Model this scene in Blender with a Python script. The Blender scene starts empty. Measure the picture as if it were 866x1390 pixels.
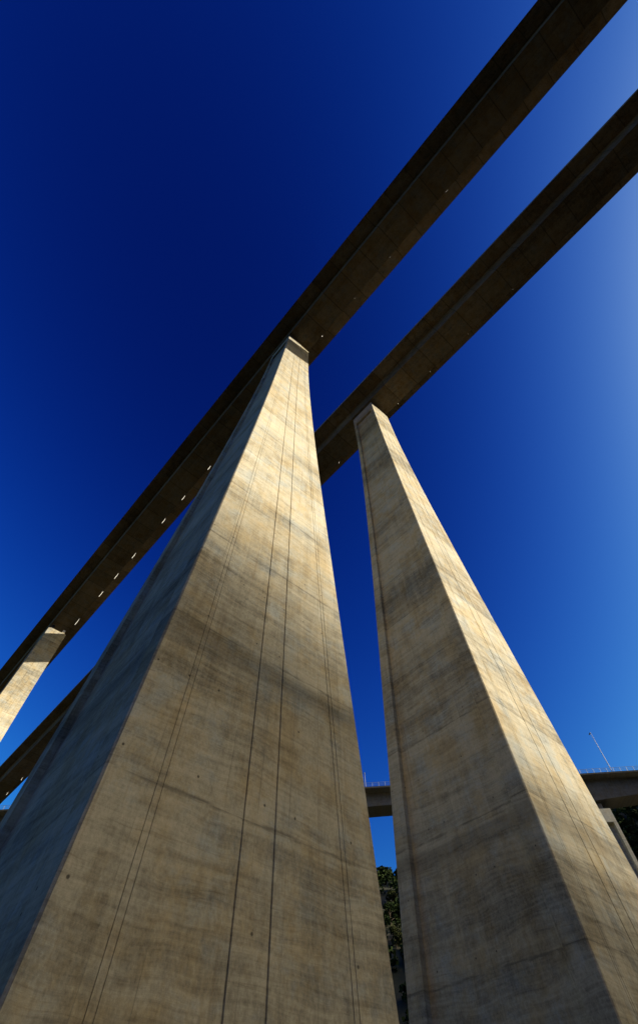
import bpy, bmesh, math, random
from mathutils import Vector, Matrix, noise
random.seed(7)
S = bpy.context.scene
# ------------------------------------------------------------------ camera
# world: X runs along the tall viaducts (away from the sun side), -Y runs across them, Z up
CZ = 1.6
f_px, pitch, roll, yaw = 588.2, math.radians(61.80), math.radians(-0.767), math.radians(42.26)
fw = Vector((math.cos(yaw)*math.cos(pitch), -math.sin(yaw)*math.cos(pitch), math.sin(pitch)))
r0 = Vector((-math.sin(yaw), -math.cos(yaw), 0))
u0 = Vector((-math.cos(yaw)*math.sin(pitch), math.sin(yaw)*math.sin(pitch), math.cos(pitch)))
rt = r0*math.cos(roll) + u0*math.sin(roll)
up = -r0*math.sin(roll) + u0*math.cos(roll)
cam_d = bpy.data.cameras.new('camera'); cam = bpy.data.objects.new('camera', cam_d)
S.collection.objects.link(cam); S.camera = cam
M = Matrix((rt, up, -fw)).transposed().to_4x4(); M.translation = Vector((0, 0, CZ))
cam.matrix_world = M
cam_d.sensor_fit = 'VERTICAL'; cam_d.sensor_height = 36; cam_d.sensor_width = 24
cam_d.lens = f_px/1390*36; cam_d.shift_y = -45/1390
cam_d.clip_end = 20000; cam_d.clip_start = 0.1
# ------------------------------------------------------------------ light
SUN = Vector((-0.75, -0.55, 0.305)).normalized()
sun_el = math.asin(SUN.z)
W = bpy.data.worlds.new('World'); S.world = W; W.use_nodes = True
nt = W.node_tree; nt.nodes.clear()
wo = nt.nodes.new('ShaderNodeOutputWorld'); bg = nt.nodes.new('ShaderNodeBackground')
sky = nt.nodes.new('ShaderNodeTexSky'); sky.sky_type = 'NISHITA'; sky.sun_disc = False
sky.sun_elevation = sun_el; sky.sun_rotation = math.atan2(SUN.x, SUN.y)
sky.altitude = 300; sky.air_density = 1.0; sky.dust_density = 3.2; sky.ozone_density = 6.0
# deep, polarised autumn sky: a contrast curve per channel on the physical sky
sep = nt.nodes.new('ShaderNodeSeparateColor'); com = nt.nodes.new('ShaderNodeCombineColor')
nt.links.new(sky.outputs[0], sep.inputs[0])
for i, (gain, pw, cap) in enumerate(((0.84, 4.1, 22.0), (0.39, 3.4, 19.5), (0.42, 2.5, 11.5))):
    pn_ = nt.nodes.new('ShaderNodeMath'); pn_.operation = 'POWER'; pn_.inputs[1].default_value = pw
    mn_ = nt.nodes.new('ShaderNodeMath'); mn_.operation = 'MULTIPLY'; mn_.inputs[1].default_value = gain
    nt.links.new(sep.outputs[i], pn_.inputs[0]); nt.links.new(pn_.outputs[0], mn_.inputs[0]); 
    ad_ = nt.nodes.new('ShaderNodeMath'); ad_.operation = 'MULTIPLY_ADD'; ad_.inputs[1].default_value = 1/cap; ad_.inputs[2].default_value = 1.0
    dv_ = nt.nodes.new('ShaderNodeMath'); dv_.operation = 'DIVIDE'
    nt.links.new(mn_.outputs[0], ad_.inputs[0]); nt.links.new(mn_.outputs[0], dv_.inputs[0]); nt.links.new(ad_.outputs[0], dv_.inputs[1])
    nt.links.new(dv_.outputs[0], com.inputs[i])
nt.links.new(com.outputs[0], bg.inputs[0]); bg.inputs[1].default_value = 0.1
nt.links.new(bg.outputs[0], wo.inputs[0])
sd = bpy.data.lights.new('sun', 'SUN'); so = bpy.data.objects.new('sun', sd); S.collection.objects.link(so)
sd.energy = 5.0; sd.angle = math.radians(0.53); sd.color = (1.0, 0.91, 0.76)
so.rotation_euler = SUN.to_track_quat('Z', 'Y').to_euler(); so.location = (-60, -45, 140)
S.view_settings.view_transform = 'Standard'; S.view_settings.look = 'None'
S.view_settings.exposure = 0.5; S.view_settings.gamma = 1.0; S.view_settings.use_curve_mapping = False
S.render.engine = 'CYCLES'
S.cycles.max_bounces = 6

# ------------------------------------------------------------------ helpers
def link(name, me, parent=None, mat=None):
    o = bpy.data.objects.new(name, me); S.collection.objects.link(o)
    if parent: o.parent = parent
    if mat and me: me.materials.append(mat)
    return o
def tag(o, label=None, cat=None, group=None, kind=None):
    if label: o['label'] = label
    if cat: o['category'] = cat
    if group: o['group'] = group
    if kind: o['kind'] = kind
    return o
def mesh(name, vs, fs):
    me = bpy.data.meshes.new(name); me.from_pydata(vs, [], fs); me.update(); return me
def recalc(me):
    bm = bmesh.new(); bm.from_mesh(me); bmesh.ops.recalc_face_normals(bm, faces=bm.faces); bm.to_mesh(me); bm.free(); return me
def copy_tree(o, parent=None):
    c = o.copy(); S.collection.objects.link(c)
    if parent: c.parent = parent
    for ch in list(o.children): copy_tree(ch, c)
    return c
def box_vf(V, F, x0, x1, y0, y1, z0, z1):
    n = len(V)
    V += [(x0,y0,z0),(x1,y0,z0),(x1,y1,z0),(x0,y1,z0),(x0,y0,z1),(x1,y0,z1),(x1,y1,z1),(x0,y1,z1)]
    F += [tuple(n+i for i in q) for q in ((0,3,2,1),(4,5,6,7),(0,1,5,4),(1,2,6,5),(2,3,7,6),(3,0,4,7))]
def box(name, dims, mat, parent=None, bevel=0.0):
    V=[];F=[];box_vf(V,F,*dims); me = mesh(name,V,F)
    if bevel:
        bm=bmesh.new();bm.from_mesh(me);bmesh.ops.bevel(bm,geom=bm.edges[:],offset=bevel,segments=2,affect='EDGES');bm.to_mesh(me);bm.free()
    return link(name, me, parent, mat)
def tube_vf(V, F, pts, rads, n=10):
    b0=len(V)
    for i,(p,r) in enumerate(zip(pts,rads)):
        p=Vector(p); d=(Vector(pts[min(i+1,len(pts)-1)])-Vector(pts[max(i-1,0)])).normalized()
        a=d.orthogonal().normalized(); b=d.cross(a)
        for k in range(n):
            t=2*math.pi*k/n; V.append(tuple(p+a*r*math.cos(t)+b*r*math.sin(t)))
    for i in range(len(pts)-1):
        for k in range(n):
            F.append((b0+i*n+k,b0+i*n+(k+1)%n,b0+(i+1)*n+(k+1)%n,b0+(i+1)*n+k))
    F.append(tuple(b0+k for k in range(n))[::-1]); F.append(tuple(b0+(len(pts)-1)*n+k for k in range(n)))
# ------------------------------------------------------------------ materials
class NT:
    def __init__(s, name):
        s.m = bpy.data.materials.new(name); s.m.use_nodes = True; s.t = s.m.node_tree
        s.b = s.t.nodes['Principled BSDF']
    def n(s, typ, **k):
        x = s.t.nodes.new(typ)
        for a, v in k.items(): setattr(x, a, v)
        return x
    def l(s, a, b): s.t.links.new(a, b)
    def math(s, op, a, b=None, c=None):
        x = s.n('ShaderNodeMath', operation=op)
        for i, v in enumerate((a, b, c)):
            if v is None: continue
            if isinstance(v, (int, float)): x.inputs[i].default_value = v
            else: s.l(v, x.inputs[i])
        return x.outputs[0]
    def comb(s, a, b, c):
        x = s.n('ShaderNodeCombineXYZ')
        for i, v in enumerate((a, b, c)):
            if isinstance(v, (int, float)): x.inputs[i].default_value = v
            else: s.l(v, x.inputs[i])
        return x.outputs[0]
    def noise(s, vec, scale=1, detail=4, rough=.6, dist=0):
        x = s.n('ShaderNodeTexNoise'); x.inputs['Scale'].default_value = scale; x.inputs['Detail'].default_value = detail
        x.inputs['Roughness'].default_value = rough; x.inputs['Distortion'].default_value = dist; s.l(vec, x.inputs['Vector'])
        return x.outputs['Fac']
    def ramp(s, f, stops):
        x = s.n('ShaderNodeValToRGB'); e = x.color_ramp.elements
        while len(e) < len(stops): e.new(.5)
        for q, (p, c) in zip(e, stops):
            q.position = p; q.color = (c, c, c, 1) if isinstance(c, (int, float)) else (*c, 1)
        s.l(f, x.inputs[0]); return x.outputs[0]
    def mix(s, f, a, b, mode='MIX'):
        x = s.n('ShaderNodeMix', data_type='RGBA', blend_type=mode)
        for i, v in ((0, f), (6, a), (7, b)):
            if isinstance(v, (int, float)): x.inputs[i].default_value = v
            elif isinstance(v, tuple): x.inputs[i].default_value = (*v, 1)
            else: s.l(v, x.inputs[i])
        return x.outputs[2]

def concrete(name, base, lift=5.9, streak=1.0, stain=1.0, tint=(.355,.305,.225), seg=0.0, vert=1.0, bumpd=.02, amp=1.0, band=None, flat=False):
    k = NT(name)
    tc = k.n('ShaderNodeTexCoord'); sp = k.n('ShaderNodeSeparateXYZ'); k.l(tc.outputs['Object'], sp.inputs[0])
    oi = k.n('ShaderNodeObjectInfo'); off = k.math('MULTIPLY', oi.outputs['Random'], 57.0)
    x, y, z = sp.outputs
    if flat:      # long horizontal members: streaks run along them
        u = k.math('ADD', x, off); w = z; z = k.math('MULTIPLY_ADD', y, 1.0, k.math('MULTIPLY', z, .7))
    else:
        u = k.math('ADD', k.math('ADD', x, y), off); w = k.math('SUBTRACT', x, y)
    P = k.comb(u, w, z)
    warp = k.noise(k.comb(k.math('MULTIPLY', u, .16), off, k.math('MULTIPLY', z, .25)), 1, 3, .5)
    zw = k.math('ADD', z, k.math('MULTIPLY', k.math('SUBTRACT', warp, .5), 1.1))
    # tone of each pour lift
    lc = k.math('DIVIDE', k.math('SUBTRACT', z, 0.9), lift); fl = k.math('FLOOR', lc); fr = k.math('FRACT', lc)
    wn = k.n('ShaderNodeTexWhiteNoise', noise_dimensions='2D'); k.l(k.comb(fl, off, 0), wn.inputs['Vector'])
    # fine horizontal board and pour streaks, slightly wavy
    h1 = k.noise(k.comb(k.math('MULTIPLY', u, .22), off, k.math('MULTIPLY', zw, 3.2)), 1, 6, .68)
    h2 = k.noise(k.comb(k.math('MULTIPLY', u, .07), off, k.math('MULTIPLY', zw, .55)), 1, 5, .62)
    h3 = k.noise(k.comb(k.math('MULTIPLY', u, .5), off, k.math('MULTIPLY', zw, 9.0)), 1, 3, .6)
    big = k.noise(k.comb(k.math('MULTIPLY', u, .05), off, k.math('MULTIPLY', zw, .16)), 1, 4, .6)
    # vertical runs and formwork sheets
    v1 = k.noise(k.comb(k.math('MULTIPLY', u, 2.6), w, k.math('MULTIPLY', z, .09)), 1, 5, .65)
    v2 = k.noise(k.comb(k.math('MULTIPLY', u, 7.0), off, k.math('MULTIPLY', z, .25)), 1, 3, .6)
    pn = k.n('ShaderNodeTexWhiteNoise', noise_dimensions='3D')
    k.l(k.comb(k.math('FLOOR', k.math('DIVIDE', u, .62)), off, k.math('FLOOR', k.math('DIVIDE', z, lift/2))), pn.inputs['Vector'])
    mot = k.noise(P, 1.1, 8, .7)
    fine = k.noise(P, 9.0, 5, .7)
    vf = k.noise(P, 3.2, 8, .75)
    t = k.math('ADD', .5, 0)
    for s_, a_ in ((h1, .60*streak), (h2, .80*streak), (h3, .50*streak), (big, .70*stain), (v1, .22*vert), (v2, .18*vert), (mot, .42*amp), (fine, .62*amp), (vf, .40*amp)):
        t = k.math('ADD', t, k.math('MULTIPLY', k.math('SUBTRACT', s_, .5), a_))
    t = k.math('ADD', t, k.math('MULTIPLY', k.math('SUBTRACT', wn.outputs[0], .5), .26*streak))
    t = k.math('ADD', t, k.math('MULTIPLY', k.math('SUBTRACT', pn.outputs[0], .5), .11*vert))
    dark = tuple(c*.40 for c in base); mid = base; lite = tuple(min(1, c*1.38) for c in base)
    col = k.ramp(t, [(.08, dark), (.50, mid), (.90, lite)])
    # brown weathering and grey-blue laitance
    br = k.ramp(k.noise(k.comb(k.math('MULTIPLY', u, .50), off, k.math('MULTIPLY', zw, .42)), 1, 7, .72), [(.47, 0.0), (.62, 1.0)])
    col = k.mix(k.math('MULTIPLY', br, .72*stain), col, k.mix(1.0, col, tuple(c*2.6 for c in tint), 'MULTIPLY'))
    gr = k.ramp(k.noise(k.comb(k.math('ADD', k.math('MULTIPLY', u, .55), 31.), off, k.math('MULTIPLY', zw, .7)), 1, 7, .70), [(.49, 0.0), (.63, 1.0)])
    col = k.mix(k.math('MULTIPLY', gr, min(1, .75*stain)), col, k.mix(1.0, col, (.84, .97, 1.22), 'MULTIPLY'))
    # thin wavy board and pour marks
    iso = k.noise(k.comb(k.math('MULTIPLY', u, .06), off, k.math('MULTIPLY', zw, 1.0)), 1, 4, .55, .0)
    il = k.math('ABSOLUTE', k.math('SUBTRACT', k.math('FRACT', k.math('MULTIPLY', iso, 9.0)), .5))
    ilm = k.ramp(k.noise(k.comb(k.math('MULTIPLY', u, .35), k.math('ADD', off, 9.), k.math('MULTIPLY', zw, .6)), 1, 3, .6), [(.46, 0.0), (.62, 1.0)])
    col = k.mix(k.math('MULTIPLY', k.math('MULTIPLY', k.ramp(il, [(.0, 1.0), (.09, 0.0)]), ilm), .45*streak), col, k.mix(1.0, col, (.55, .50, .44), 'MULTIPLY'))
    # rust runs
    rn = k.ramp(k.noise(k.comb(k.math('MULTIPLY', u, 4.0), off, k.math('MULTIPLY', z, .13)), 1, 4, .6), [(.62, 0.0), (.76, 1.0)])
    col = k.mix(k.math('MULTIPLY', rn, .38*vert), col, (.20, .125, .055))
    if band:
        # one lift poured from a darker batch
        bz = k.math('ADD', z, k.math('MULTIPLY', k.math('SUBTRACT', h2, .5), 1.6))
        bm_ = k.math('MULTIPLY', k.ramp(k.math('SUBTRACT', bz, band[0]), [(.0, 0.0), (.5, 1.0)]), k.ramp(k.math('SUBTRACT', band[1], bz), [(.0, 0.0), (.35, 1.0)]))
        col = k.mix(k.math('MULTIPLY', bm_, .75), col, k.mix(1.0, col, (.60, .60, .60), 'MULTIPLY'))
    # construction joint: broken dark line + narrow stain above it
    jn = k.math('COMPARE', fr, .5, 10)
    e = k.math('MINIMUM', fr, k.math('SUBTRACT', 1.0, fr)); ed = k.math('MULTIPLY', e, lift)
    jl = k.ramp(k.math('ADD', ed, k.math('MULTIPLY', k.math('SUBTRACT', mot, .5), .16)), [(.03, 1.0), (.085, 0.0)])
    jm = k.ramp(k.noise(k.comb(k.math('MULTIPLY', u, .8), off, fl), 1, 3, .6), [(.38, 0.0), (.6, 1.0)])
    jf = k.math('MULTIPLY', k.math('MULTIPLY', jl, jm), .7*streak)
    col = k.mix(jf, col, tuple(c*.30 for c in base))
    js = k.ramp(fr, [(.0, 1.0), (.22, 0.0)])
    jr = k.ramp(wn.outputs[0], [(.35, 0.0), (.9, 1.0)])
    col = k.mix(k.math('MULTIPLY', k.math('MULTIPLY', js, jr), .42*streak), col, k.mix(1.0, col, (.52, .55, .56), 'MULTIPLY'))
    # faint edges of the formwork sheets
    fe = k.math('FRACT', k.math('DIVIDE', u, 1.24)); fe = k.math('MULTIPLY', k.math('MINIMUM', fe, k.math('SUBTRACT', 1.0, fe)), 1.24)
    fm = k.ramp(k.noise(k.comb(k.math('FLOOR', k.math('DIVIDE', u, 1.24)), off, k.math('MULTIPLY', z, .35)), 1, 3, .6), [(.50, 0.0), (.62, 1.0)])
    col = k.mix(k.math('MULTIPLY', k.math('MULTIPLY', k.ramp(fe, [(.008, 1.0), (.03, 0.0)]), fm), .55*vert), col, tuple(c*.35 for c in base))
    # form tie holes
    if vert > .5:
        au = k.math('SUBTRACT', k.math('FRACT', k.math('DIVIDE', u, 1.25)), .5); az_ = k.math('SUBTRACT', k.math('FRACT', k.math('DIVIDE', z, lift/2)), .5)
        dd = k.math('SQRT', k.math('ADD', k.math('POWER', k.math('MULTIPLY', au, 1.25), 2.0), k.math('POWER', k.math('MULTIPLY', az_, lift/2), 2.0)))
        th = k.ramp(dd, [(.028, 1.0), (.05, 0.0)])
        thm = k.n('ShaderNodeTexWhiteNoise', noise_dimensions='3D'); k.l(k.comb(k.math('FLOOR', k.math('DIVIDE', u, 1.25)), off, k.math('FLOOR', k.math('DIVIDE', z, lift/2))), thm.inputs['Vector'])
        th = k.math('MULTIPLY', th, k.math('GREATER_THAN', thm.outputs[0], .55))
        col = k.mix(k.math('MULTIPLY', th, .8), col, (.03, .025, .02))
    if seg:
        sx = k.math('FRACT', k.math('DIVIDE', x, seg)); sfl = k.math('FLOOR', k.math('DIVIDE', x, seg))
        se = k.math('MULTIPLY', k.math('MINIMUM', sx, k.math('SUBTRACT', 1.0, sx)), seg)
        sl = k.ramp(se, [(.05, 1.0), (.12, 0.0)])
        wn2 = k.n('ShaderNodeTexWhiteNoise', noise_dimensions='1D'); k.l(sfl, wn2.inputs['W'])
        col = k.mix(k.math('MULTIPLY', wn2.outputs[0], .55), col, k.mix(1.0, col, (.55, .52, .48), 'MULTIPLY'))
        col = k.mix(k.math('MULTIPLY', sl, .65), col, tuple(c*.25 for c in base))
    k.l(col, k.b.inputs['Base Color']); k.b.inputs['Roughness'].default_value = .93
    k.b.inputs['Specular IOR Level'].default_value = .25
    bp = k.n('ShaderNodeBump'); bp.inputs['Strength'].default_value = .8; bp.inputs['Distance'].default_value = bumpd
    hh = k.math('ADD', k.math('MULTIPLY', h1, .8), k.math('ADD', k.math('MULTIPLY', fine, .5), k.math('MULTIPLY', mot, .8)))
    k.l(hh, bp.inputs['Height']); k.l(bp.outputs[0], k.b.inputs['Normal'])
    return k.m
def simple(name, col, rough=.6, metal=0.0, var=.25, sc=3.0):
    k = NT(name); tc = k.n('ShaderNodeTexCoord'); f = k.noise(tc.outputs['Object'], sc, 5, .6)
    c = k.ramp(f, [(.3, tuple(v*(1-var) for v in col)), (.7, tuple(min(1, v*(1+var)) for v in col))])
    k.l(c, k.b.inputs['Base Color']); k.b.inputs['Roughness'].default_value = rough; k.b.inputs['Metallic'].default_value = metal
    return k.m
M_pier = concrete('pier_concrete', (.475, .425, .305), band=(11.2, 12.6))
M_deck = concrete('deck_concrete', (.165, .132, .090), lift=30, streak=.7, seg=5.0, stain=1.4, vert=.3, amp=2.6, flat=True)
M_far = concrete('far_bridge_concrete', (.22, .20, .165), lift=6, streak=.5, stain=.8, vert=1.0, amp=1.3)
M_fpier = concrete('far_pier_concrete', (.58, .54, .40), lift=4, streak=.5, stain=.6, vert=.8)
M_rubber = simple('bearing_rubber', (.04, .04, .04), .8)
M_pipe = simple('drain_plastic', (.72, .72, .68), .5, 0, .1)
M_steel = simple('galvanised_steel', (.34, .35, .36), .6, .2, .15)
M_lamp = simple('lamp_housing', (.35, .36, .37), .5, .2, .1)
M_asphalt = simple('asphalt', (.05, .05, .05), .9, 0, .25, 8)
M_bark = simple('bark', (.10, .075, .05), .95, 0, .35, 4)

# ------------------------------------------------------------------ terrain
def sstep(a, b, t):
    if a > b: return 1-sstep(b, a, t)
    t = max(0., min(1., (t-a)/(b-a))); return t*t*(3-2*t)
def azr(x, y): return math.degrees(math.atan2(-y, x)), math.hypot(x, y)
RID = 1400
SAZ = math.degrees(math.atan2(-SUN.y, SUN.x))
def ground_z(x, y):
    az, r = azr(x, y)
    wf = sstep(-45, -5, az)*(1-sstep(105, 125, az))                 # wooded hill beyond the crossing bridge
    crest = math.tan(math.radians(18.7 + 2.6*sstep(56, 70, az) - 2.0*(1-sstep(10, 35, az))))*400
    h = wf*crest*sstep(165, 400, r)**.85
    ws = sstep(98, 125, az)*(1-sstep(168, 190, az)) if az > 0 else 0  # ridge on the sun side of the valley
    h += ws*(-1 + 50*math.tanh(.6*(RID*math.sin(math.radians(az-SAZ))+18)/50) + CZ + RID*SUN.z/math.hypot(SUN.x, SUN.y))*sstep(120, RID, r)**1.6
    wo_ = max(0, 1-wf-ws)
    h += wo_*(70*sstep(200, 700, r) + 400*sstep(350, 1150, r)*sstep(-30, -60, az) if az < 0 else 70*sstep(200, 700, r))  # out-of-view mountain added on the left to darken the nearest pier's side face
    n = noise.fractal(Vector((x*.012, y*.012, 3.1)), 1.0, 2.0, 4)
    amp = 0.4 + 7*sstep(120, 300, r)
    if ws > .2: amp *= 1-.9*sstep(RID*.7, RID, r)
    return h + n*amp*(.6 if ws > .3 else 1)
V=[];F=[]
rs = [0.0]+[6*1.055**i for i in range(112)]
NA = 200
V.append((0,0,0))
for r in rs[1:]:
    for a in range(NA):
        t=2*math.pi*a/NA; x,y=r*math.cos(t),r*math.sin(t); V.append((x,y,ground_z(x,y)))
for a in range(NA): F.append((0,1+a,1+(a+1)%NA))
for i in range(len(rs)-2):
    for a in range(NA):
        b=1+i*NA; F.append((b+a,b+NA+a,b+NA+(a+1)%NA,b+(a+1)%NA))
g = mesh('ground',V,F)
for p_ in g.polygons: p_.use_smooth=True
k = NT('valley_ground'); tc=k.n('ShaderNodeTexCoord')
c1=k.noise(tc.outputs['Object'],.05,8,.65); c2=k.noise(tc.outputs['Object'],1.5,6,.7)
cc=k.ramp(k.math('ADD',k.math('MULTIPLY',c1,.6),k.math('MULTIPLY',c2,.4)),[(.35,(.02,.026,.01)),(.5,(.04,.042,.018)),(.68,(.085,.07,.04))])
k.l(cc,k.b.inputs['Base Color']); k.b.inputs['Roughness'].default_value=.95
tag(link('ground',g,None,k.m),kind='structure')

# ------------------------------------------------------------------ tall piers
ND=[0,5,15,31.25,50,68.75,87.5,100]
AH=[2.787,2.813,2.879,3.255,3.902,4.661,5.421,5.92]
BH=[2.530,2.582,2.687,3.056,3.655,4.436,5.320,5.92]
def smooth_interp(d, Y):
    # monotone cubic through the nodes
    n=len(ND); i=max(0,min(n-2,max(j for j in range(n) if ND[j]<=d or j==0)))
    def sl(j):
        if j<=0: return (Y[1]-Y[0])/(ND[1]-ND[0])
        if j>=n-1: return (Y[-1]-Y[-2])/(ND[-1]-ND[-2])
        return .5*((Y[j+1]-Y[j])/(ND[j+1]-ND[j])+(Y[j]-Y[j-1])/(ND[j]-ND[j-1]))
    h=ND[i+1]-ND[i]; t=(d-ND[i])/h
    return (2*t**3-3*t*t+1)*Y[i]+(t**3-2*t*t+t)*h*sl(i)+(-2*t**3+3*t*t)*Y[i+1]+(t**3-t*t)*h*sl(i+1)
CAP=3.6
def section(d, recess=True, dp_=.32):
    a,b=smooth_interp(d,AH),smooth_interp(d,BH); c=.07
    def face_pts(w):           # offsets along a grooved face from -w to w : (pos, depth)
        P=[]
        g=[]
        for s_ in (-1,1):
            o=.68*b*s_
            g+= [(o-.10,.018,.018),(o+.10,.018,.02),(.6*s_,.036,.045)]
        for q,hw,dp in sorted(g): P+=[(q-hw,0),(q-hw*.5,dp),(q+hw*.5,dp),(q+hw,0)]
        return P
    pts=[]
    # front (-x) face, y from -b to b
    pts.append((-a,-b+c))
    for q,dp in face_pts(b): pts.append((-a+(dp if recess else dp),q))
    pts.append((-a,b-c))
    m=.23*a; e=dp_ if recess else 0.0
    pts+=[(-a+c,b),(-a+m,b),(-a+m+.05,b-e),(a-m-.05,b-e),(a-m,b),(a-c,b)]
    pts.append((a,b-c))
    for q,dp in reversed(face_pts(b)): pts.append((a-dp,q))
    pts.append((a,-b+c))
    pts+=[(a-c,-b),(a-m,-b),(a-m-.05,-b+e),(-a+m+.05,-b+e),(-a+m,-b),(-a+c,-b)]
    return pts
def loft(name, ds, recess, z_of, mat, parent):
    V=[];F=[];n=None
    for d in ds:
        s=section(d,recess,1.3 if d<CAP+.42 else .32); n=len(s)
        V+=[(x,y,z_of(d)) for x,y in s]
    for i in range(len(ds)-1):
        for j in range(n):
            F.append((i*n+j,i*n+(j+1)%n,(i+1)*n+(j+1)%n,(i+1)*n+j))
    F.append(tuple(range(n))); F.append(tuple((len(ds)-1)*n+j for j in range(n))[::-1])
    me=recalc(mesh(name,V,F)); return link(name,me,parent,mat)
HP=90.0
def make_pier():
    root=bpy.data.objects.new('viaduct_pier',None); S.collection.objects.link(root)
    z_of=lambda d:HP-d                # root origin sits at camera height level 0
    ds=[CAP,CAP+.40,CAP+.43]+[CAP+.43+ (95-CAP-.43)*i/44 for i in range(1,45)]
    loft('shaft',ds,True,z_of,M_pier,root)
    loft('pier_head',[0,CAP/2,CAP-.004],False,z_of,M_pier,root)
    for sx in (-1,1):
        for sy in (-1,1):
            q=box('bearing',(sx*1.75-.45,sx*1.75+.45,sy*1.6-.4,sy*1.6+.4,HP,HP+.75),M_pier,root,.02)
            box('pad',(sx*1.75-.38,sx*1.75+.38,sy*1.6-.33,sy*1.6+.33,HP+.752,HP+1.5),M_rubber,q)
    return root
G='tall tapering concrete viaduct piers'
pier=make_pier()
tag(pier,'nearest and broadest flared concrete pier, blue-shaded left side, four grooves down its sunlit front','bridge pier',G)
pier.location=(17.96,-8.93,CZ-.18)
p2=copy_tree(pier); p2.location=(17.12,-30.99,CZ+.2)
p2['label']='flared concrete pier at right with wide grey shaded side panel, carrying the right-hand deck'
p3=copy_tree(pier); p3.location=(122.48,-8.75,CZ-2.2)
p3['label']='distant pale sunlit pier at far left edge with a shadow band under its head'
p4=copy_tree(pier); p4.location=(122.0,-31.1,CZ-1.0)
p4['label']='far pier under the right-hand deck, almost wholly hidden behind the nearest pier'

# ------------------------------------------------------------------ tall viaduct decks
def prism(name, sec, x0, x1, step, mat, parent):
    n=len(sec); k_=max(1,int((x1-x0)/step)); V=[];F=[]
    for i in range(k_+1):
        x=x0+(x1-x0)*i/k_
        V+=[(x,y,z) for y,z in sec]
    for i in range(k_):
        for j in range(n): F.append((i*n+j,i*n+(j+1)%n,(i+1)*n+(j+1)%n,(i+1)*n+j))
    F.append(tuple(range(n))); F.append(tuple(k_*n+j for j in range(n))[::-1])
    return link(name,recalc(mesh(name,V,F)),parent,mat)
X0,X1=-170,520
def make_deck(name,y,z,label,drains):
    root=bpy.data.objects.new(name,None); S.collection.objects.link(root)
    root.location=(0,y,z); root.rotation_euler=(0,math.radians(.567),0)
    bb,wl,wr=2.57,5.43,5.25
    # +y is the left (outer) side of the picture
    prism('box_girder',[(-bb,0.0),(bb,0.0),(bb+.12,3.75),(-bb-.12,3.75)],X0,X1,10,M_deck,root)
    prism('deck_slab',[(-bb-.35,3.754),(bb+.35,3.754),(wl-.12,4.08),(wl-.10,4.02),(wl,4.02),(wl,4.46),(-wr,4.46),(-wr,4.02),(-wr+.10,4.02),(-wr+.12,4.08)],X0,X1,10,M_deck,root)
    for s_,w in ((1,wl),(-1,wr)):
        a,b=sorted((s_*(w-.03),s_*(w-.42)))
        prism('parapet',[(a,4.463),(b,4.463),(b-.08 if s_>0 else b,5.3),(a if s_>0 else a+.08,5.3)],X0,X1,30,M_far,root)
    prism('road_surface',[(-wr+.5,4.463),(wl-.5,4.463),(wl-.5,4.53),(-wr+.5,4.53)],X0,X1,60,M_asphalt,root)
    for x in drains:
        V=[];F=[]; tube_vf(V,F,[(x,-bb-.2,3.70),(x,-bb-.2,.8),(x,-bb-.1,.2),(x,-bb-.02,-.5)],[.06,.06,.06,.06],8)
        link('drain_pipe',mesh('drain_pipe',V,F),root,M_pipe)
    tag(root,label,'bridge deck','long box girder decks of the tall twin viaduct')
    return root
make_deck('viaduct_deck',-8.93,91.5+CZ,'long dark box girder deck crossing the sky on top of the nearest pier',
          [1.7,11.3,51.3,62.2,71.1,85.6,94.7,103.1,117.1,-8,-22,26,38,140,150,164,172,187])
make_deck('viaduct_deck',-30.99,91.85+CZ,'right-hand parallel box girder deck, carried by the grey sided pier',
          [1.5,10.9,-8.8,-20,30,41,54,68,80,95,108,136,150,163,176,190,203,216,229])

# ------------------------------------------------------------------ crossing bridge behind
n0=math.radians(47.4); R0=150.0
def brd(r,s,z):  # r = distance from camera along the bridge normal, s along the bridge (to the right)
    A=r*math.cos(n0)-s*math.sin(n0); B=r*math.sin(n0)+s*math.cos(n0); return (A,-B,z+CZ)
cb=bpy.data.objects.new('crossing_bridge',None); S.collection.objects.link(cb)
def brd_loft(name,secf,s0,s1,step,mat,parent):
    k_=int((s1-s0)/step); V=[];F=[]
    for i in range(k_+1):
        s=s0+(s1-s0)*i/k_; sec=secf(s); n=len(sec); V+=[brd(r,s,z) for r,z in sec]
    for i in range(k_):
        for j in range(n): F.append((i*n+j,i*n+(j+1)%n,(i+1)*n+(j+1)%n,(i+1)*n+j))
    F.append(tuple(range(n))); F.append(tuple(k_*n+j for j in range(n))[::-1])
    return link(name,recalc(mesh(name,V,F)),parent,mat)
def zsof(s):
    q=((s-14)%100); q=q if q<50 else q-100
    return 69.9-2.5*(q/50)**2
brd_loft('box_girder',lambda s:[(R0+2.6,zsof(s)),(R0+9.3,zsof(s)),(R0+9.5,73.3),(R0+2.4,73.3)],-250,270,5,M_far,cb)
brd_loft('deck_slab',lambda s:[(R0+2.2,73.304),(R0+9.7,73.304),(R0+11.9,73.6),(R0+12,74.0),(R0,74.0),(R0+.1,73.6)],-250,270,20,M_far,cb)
brd_loft('road_surface',lambda s:[(R0+.8,74.004),(R0+11.2,74.004),(R0+11.2,74.07),(R0+.8,74.07)],-250,270,65,M_asphalt,cb)
for rr in (R0+.15,R0+11.85):
    V=[];F=[]
    for zz,rad in ((75.15,.05),(74.75,.035),(74.42,.035)):
        tube_vf(V,F,[brd(rr,-240,zz),brd(rr,260,zz)],[rad,rad],6)
    for i in range(251):
        s=-240+2*i; tube_vf(V,F,[brd(rr,s,74.0),brd(rr,s,75.15)],[.06,.06],5)
    link('railing',mesh('railing',V,F),cb,M_steel)
tag(cb,'lower railed concrete road bridge passing behind the two big piers','bridge')
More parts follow.
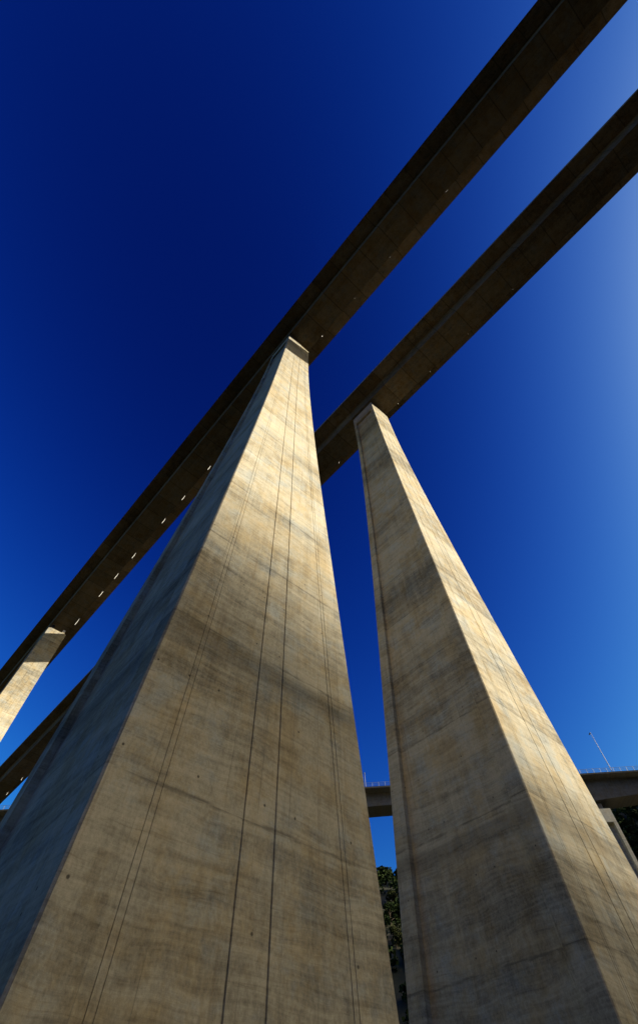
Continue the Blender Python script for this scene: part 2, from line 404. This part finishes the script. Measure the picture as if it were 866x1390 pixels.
# its piers: hollow-faced, framed rectangular shafts
def make_far_pier(s0,label):
    root=bpy.data.objects.new('bridge_pier',None); S.collection.objects.link(root)
    c=brd(R0+6,s0,0); gz=ground_z(c[0],c[1]); root.location=(c[0],c[1],gz-2)
    root.rotation_euler=(0,0,math.atan2(-math.cos(n0),-math.sin(n0)))   # local x = along bridge (s), local y = away from camera or toward
    zt=65.6+CZ-root.location.z
    hx,hy=6.2,3.5; e=1.3; m=.95; V=[];F=[]
    # I-shaped plan: recess on the two wide faces
    sec=[(-hx,-hy),(-hx+m,-hy),(-hx+m,-hy+e),(hx-m,-hy+e),(hx-m,-hy),(hx,-hy),(hx,hy),(hx-m,hy),(hx-m,hy-e),(-hx+m,hy-e),(-hx+m,hy),(-hx,hy)]
    n=len(sec); zs=[0,zt-3.4]
    for z in zs: V+=[(x,y,z) for x,y in sec]
    for j in range(n): F.append((j,(j+1)%n,n+(j+1)%n,n+j))
    F.append(tuple(range(n)));F.append(tuple(range(n,2*n))[::-1])
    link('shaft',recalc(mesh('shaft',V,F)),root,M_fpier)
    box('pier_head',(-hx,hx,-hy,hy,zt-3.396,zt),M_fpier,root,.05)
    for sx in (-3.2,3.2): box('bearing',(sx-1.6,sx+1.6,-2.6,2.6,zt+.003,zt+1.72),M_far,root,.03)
    tag(root,label,'bridge pier'); return root
make_far_pier(64,'rectangular pier with a recessed panel under the crossing bridge at the right edge')
# lamps
def make_lamp(s,rr,h,label,arm):
    root=bpy.data.objects.new('lamp_post',None); S.collection.objects.link(root); root.location=brd(rr,s,74.07)
    V=[];F=[]; tube_vf(V,F,[(0,0,0),(0,0,h)],[.13,.07],8); link('pole',mesh('pole',V,F),root,M_steel)
    d=Vector(brd(1,0,0))-Vector(brd(0,0,0)); d=d*arm
    V=[];F=[]; tube_vf(V,F,[(0,0,h-.02),(d.x*.4,d.y*.4,h+.12),(d.x,d.y,h+.15)],[.12,.22,.16],8); link('lamp_head',mesh('lamp_head',V,F),root,M_lamp)
    tag(root,label,'street lamp','lamp posts on the crossing bridge'); return root
make_lamp(75.5,R0+.5,12.2,'tall thin lamp post rising above the crossing bridge railing at right',1.3)
make_lamp(-.1,R0+11.4,9.3,'small lamp post above the crossing bridge railing, seen between the two big piers',-1.0)

# ------------------------------------------------------------------ vegetation
def foliage(name,c0,c1):
    k=NT(name); gi=k.n('ShaderNodeNewGeometry'); oi=k.n('ShaderNodeObjectInfo'); tc=k.n('ShaderNodeTexCoord')
    f=k.math('ADD',k.math('MULTIPLY',gi.outputs['Random Per Island'],.6),k.math('MULTIPLY',k.noise(tc.outputs['Object'],.5,3,.6),.4))
    f=k.math('ADD',f,k.math('MULTIPLY',k.math('SUBTRACT',oi.outputs['Random'],.5),.25))
    k.l(k.ramp(f,[(.2,c0),(.8,c1)]),k.b.inputs['Base Color']); k.b.inputs['Roughness'].default_value=.95; k.b.inputs['Specular IOR Level'].default_value=.08
    return k.m
M_leaf=[foliage('oak_leaves',(.012,.024,.007),(.032,.048,.013)),foliage('scrub_leaves',(.02,.028,.009),(.05,.056,.017)),foliage('pine_needles',(.015,.028,.010),(.038,.055,.018))]
def crown_mesh(h,w,conic,nf,leaf,rnd):
    V=[];F=[]; clumps=[]
    for i in range(16):
        t=rnd.random(); a=rnd.random()*6.283; rad=w*(1-t*.85 if conic else math.sin(math.pi*(.18+.75*t))**.7)*rnd.uniform(.35,.85)
        clumps.append((rad*math.cos(a),rad*math.sin(a),h*(.22+.72*t),w*rnd.uniform(.28,.5)*(1-.5*t if conic else 1)))
    for i in range(nf):
        c=rnd.choice(clumps); d=Vector((rnd.gauss(0,1),rnd.gauss(0,1),rnd.gauss(0,1))).normalized()*c[3]*rnd.uniform(.6,1.05)
        p=Vector(c[:3])+Vector((d.x,d.y,d.z*.8)); s=leaf*rnd.uniform(.5,1.3)
        n=Vector((rnd.gauss(0,1),rnd.gauss(0,1),rnd.gauss(0,1)+.6)).normalized(); a=n.orthogonal().normalized()*s; b=n.cross(a).normalized()*s
        k0=len(V); V+=[tuple(p-a*.9-b*.3),tuple(p+a*.2-b),tuple(p+a),tuple(p-a*.1+b*.8)]; F.append((k0,k0+1,k0+2,k0+3))
    return V,F
def make_tree(name,h,w,conic,mat,seed):
    rnd=random.Random(seed); root=bpy.data.objects.new(name,None)
    S.collection.objects.link(root)
    V=[];F=[]; tube_vf(V,F,[(0,0,-1),(.1,0,h*.3),(0,.15,h*.6),(.05,.05,h*.9)],[.05*h*.6,.03*h*.7,.02*h*.6,.01*h*.4],7)
    for i in range(6):
        a=rnd.random()*6.28; z=h*rnd.uniform(.25,.6); tube_vf(V,F,[(0,0,z),(w*.3*math.cos(a),w*.3*math.sin(a),z+h*.1),(w*.6*math.cos(a),w*.6*math.sin(a),z+h*.16)],[.012*h,.008*h,.004*h],5)
    link('trunk',mesh('trunk',V,F),root,M_bark)
    V,F=crown_mesh(h,w,conic,1500,.24,rnd); link('crown',mesh('crown',V,F),root,mat)
    return root
protos=[('oak_tree',7.5,3.4,False,M_leaf[0],1),('shrub',4.2,2.8,False,M_leaf[1],2),('pine_tree',9.5,2.4,True,M_leaf[2],3),('oak_tree',6.2,3.1,False,M_leaf[1],4)]
trees=[];used=set()
rnd=random.Random(11)
spots=[]
def place(az,r,kidx,label,sc=1):
    t=math.radians(az); x,y=r*math.cos(t),-r*math.sin(t)
    if kidx in used: o=copy_tree(trees[kidx])
    else: o=trees[kidx]; used.add(kidx)
    o.location=(x,y,ground_z(x,y)-.2); o.rotation_euler=(0,0,rnd.random()*6.28); o.scale=(sc,)*3
    tag(o,label,'tree' if kidx!=1 else 'shrub','trees and shrubs on the hillside behind the bridges'); spots.append((x,y)); return o
for a in protos: trees.append(make_tree(*a))
def slope_r(az,el):
    t=math.radians(az); r=185
    while r<398 and ground_z(r*math.cos(t),-r*math.sin(t))+3-CZ < r*math.tan(math.radians(el)): r+=1.5
    return r
gap_='in the gap between the two big piers'; rt_='below the crossing bridge at the right edge'
for az,el,kd,sc,lb in [(49.4,99,2,1.15,'dark pointed pine, tallest '+gap_),
    (48.2,99,0,1.1,'rounded tree on the skyline left of the olive bushy tree, beside the nearest pier'),
    (48.8,99,3,1.0,'olive bushy tree on the skyline just left of the pointed pine'),
    (49.95,99,1,1.3,'low low shrub on the skyline right of the pointed pine, against the right pier'),
    (48.9,17.7,1,1.2,'yellowish shrub just below the skyline '+gap_),
    (48.55,16.2,0,1.2,'rounded dark tree halfway down the slope '+gap_),
    (48.85,14.8,3,1.2,'bushy dark tree lowest down the slope '+gap_),
    (72.9,20.3,0,1.1,'rounded green tree highest on the hill '+rt_),
    (73.8,20.4,1,1.2,'yellowish shrub high on the hill '+rt_),
    (73.1,19.6,3,1.1,'olive bushy tree beside the top of the framed pier at the right edge'),
    (72.8,18.5,1,1.3,'yellowish shrub lowest beside the framed pier at the right edge')]:
    place(az,slope_r(az,el),kd,lb,sc)
V=[];F=[]
cnt=0
src=[crown_mesh(6.5,3.4,False,130,.75,random.Random(q)) for q in range(5)]
while cnt<4200:
    az=rnd.uniform(-5,112); r=180+rnd.random()**.7*330; t=math.radians(az); x,y=r*math.cos(t),-r*math.sin(t)
    # keep clear of the crossing bridge and its pier
    nn=x*math.cos(n0)-y*math.sin(n0)
    if nn<R0+22: continue
    if any((x-a)**2+(y-b)**2<16 for a,b in spots): continue
    cnt+=1; v,f=src[cnt%5]; k0=len(V); sc=rnd.uniform(.7,1.3); z0=ground_z(x,y); ca,sa=math.cos(r*9),math.sin(r*9)
    V+=[(x+(p[0]*ca-p[1]*sa)*sc,y+(p[0]*sa+p[1]*ca)*sc,z0-1+p[2]*sc) for p in v]; F+=[tuple(i+k0 for i in q) for q in f]
tag(link('woodland',mesh('woodland',V,F),None,M_leaf[0]),'dense dark scrub woodland covering the hillside','woodland',kind='stuff')
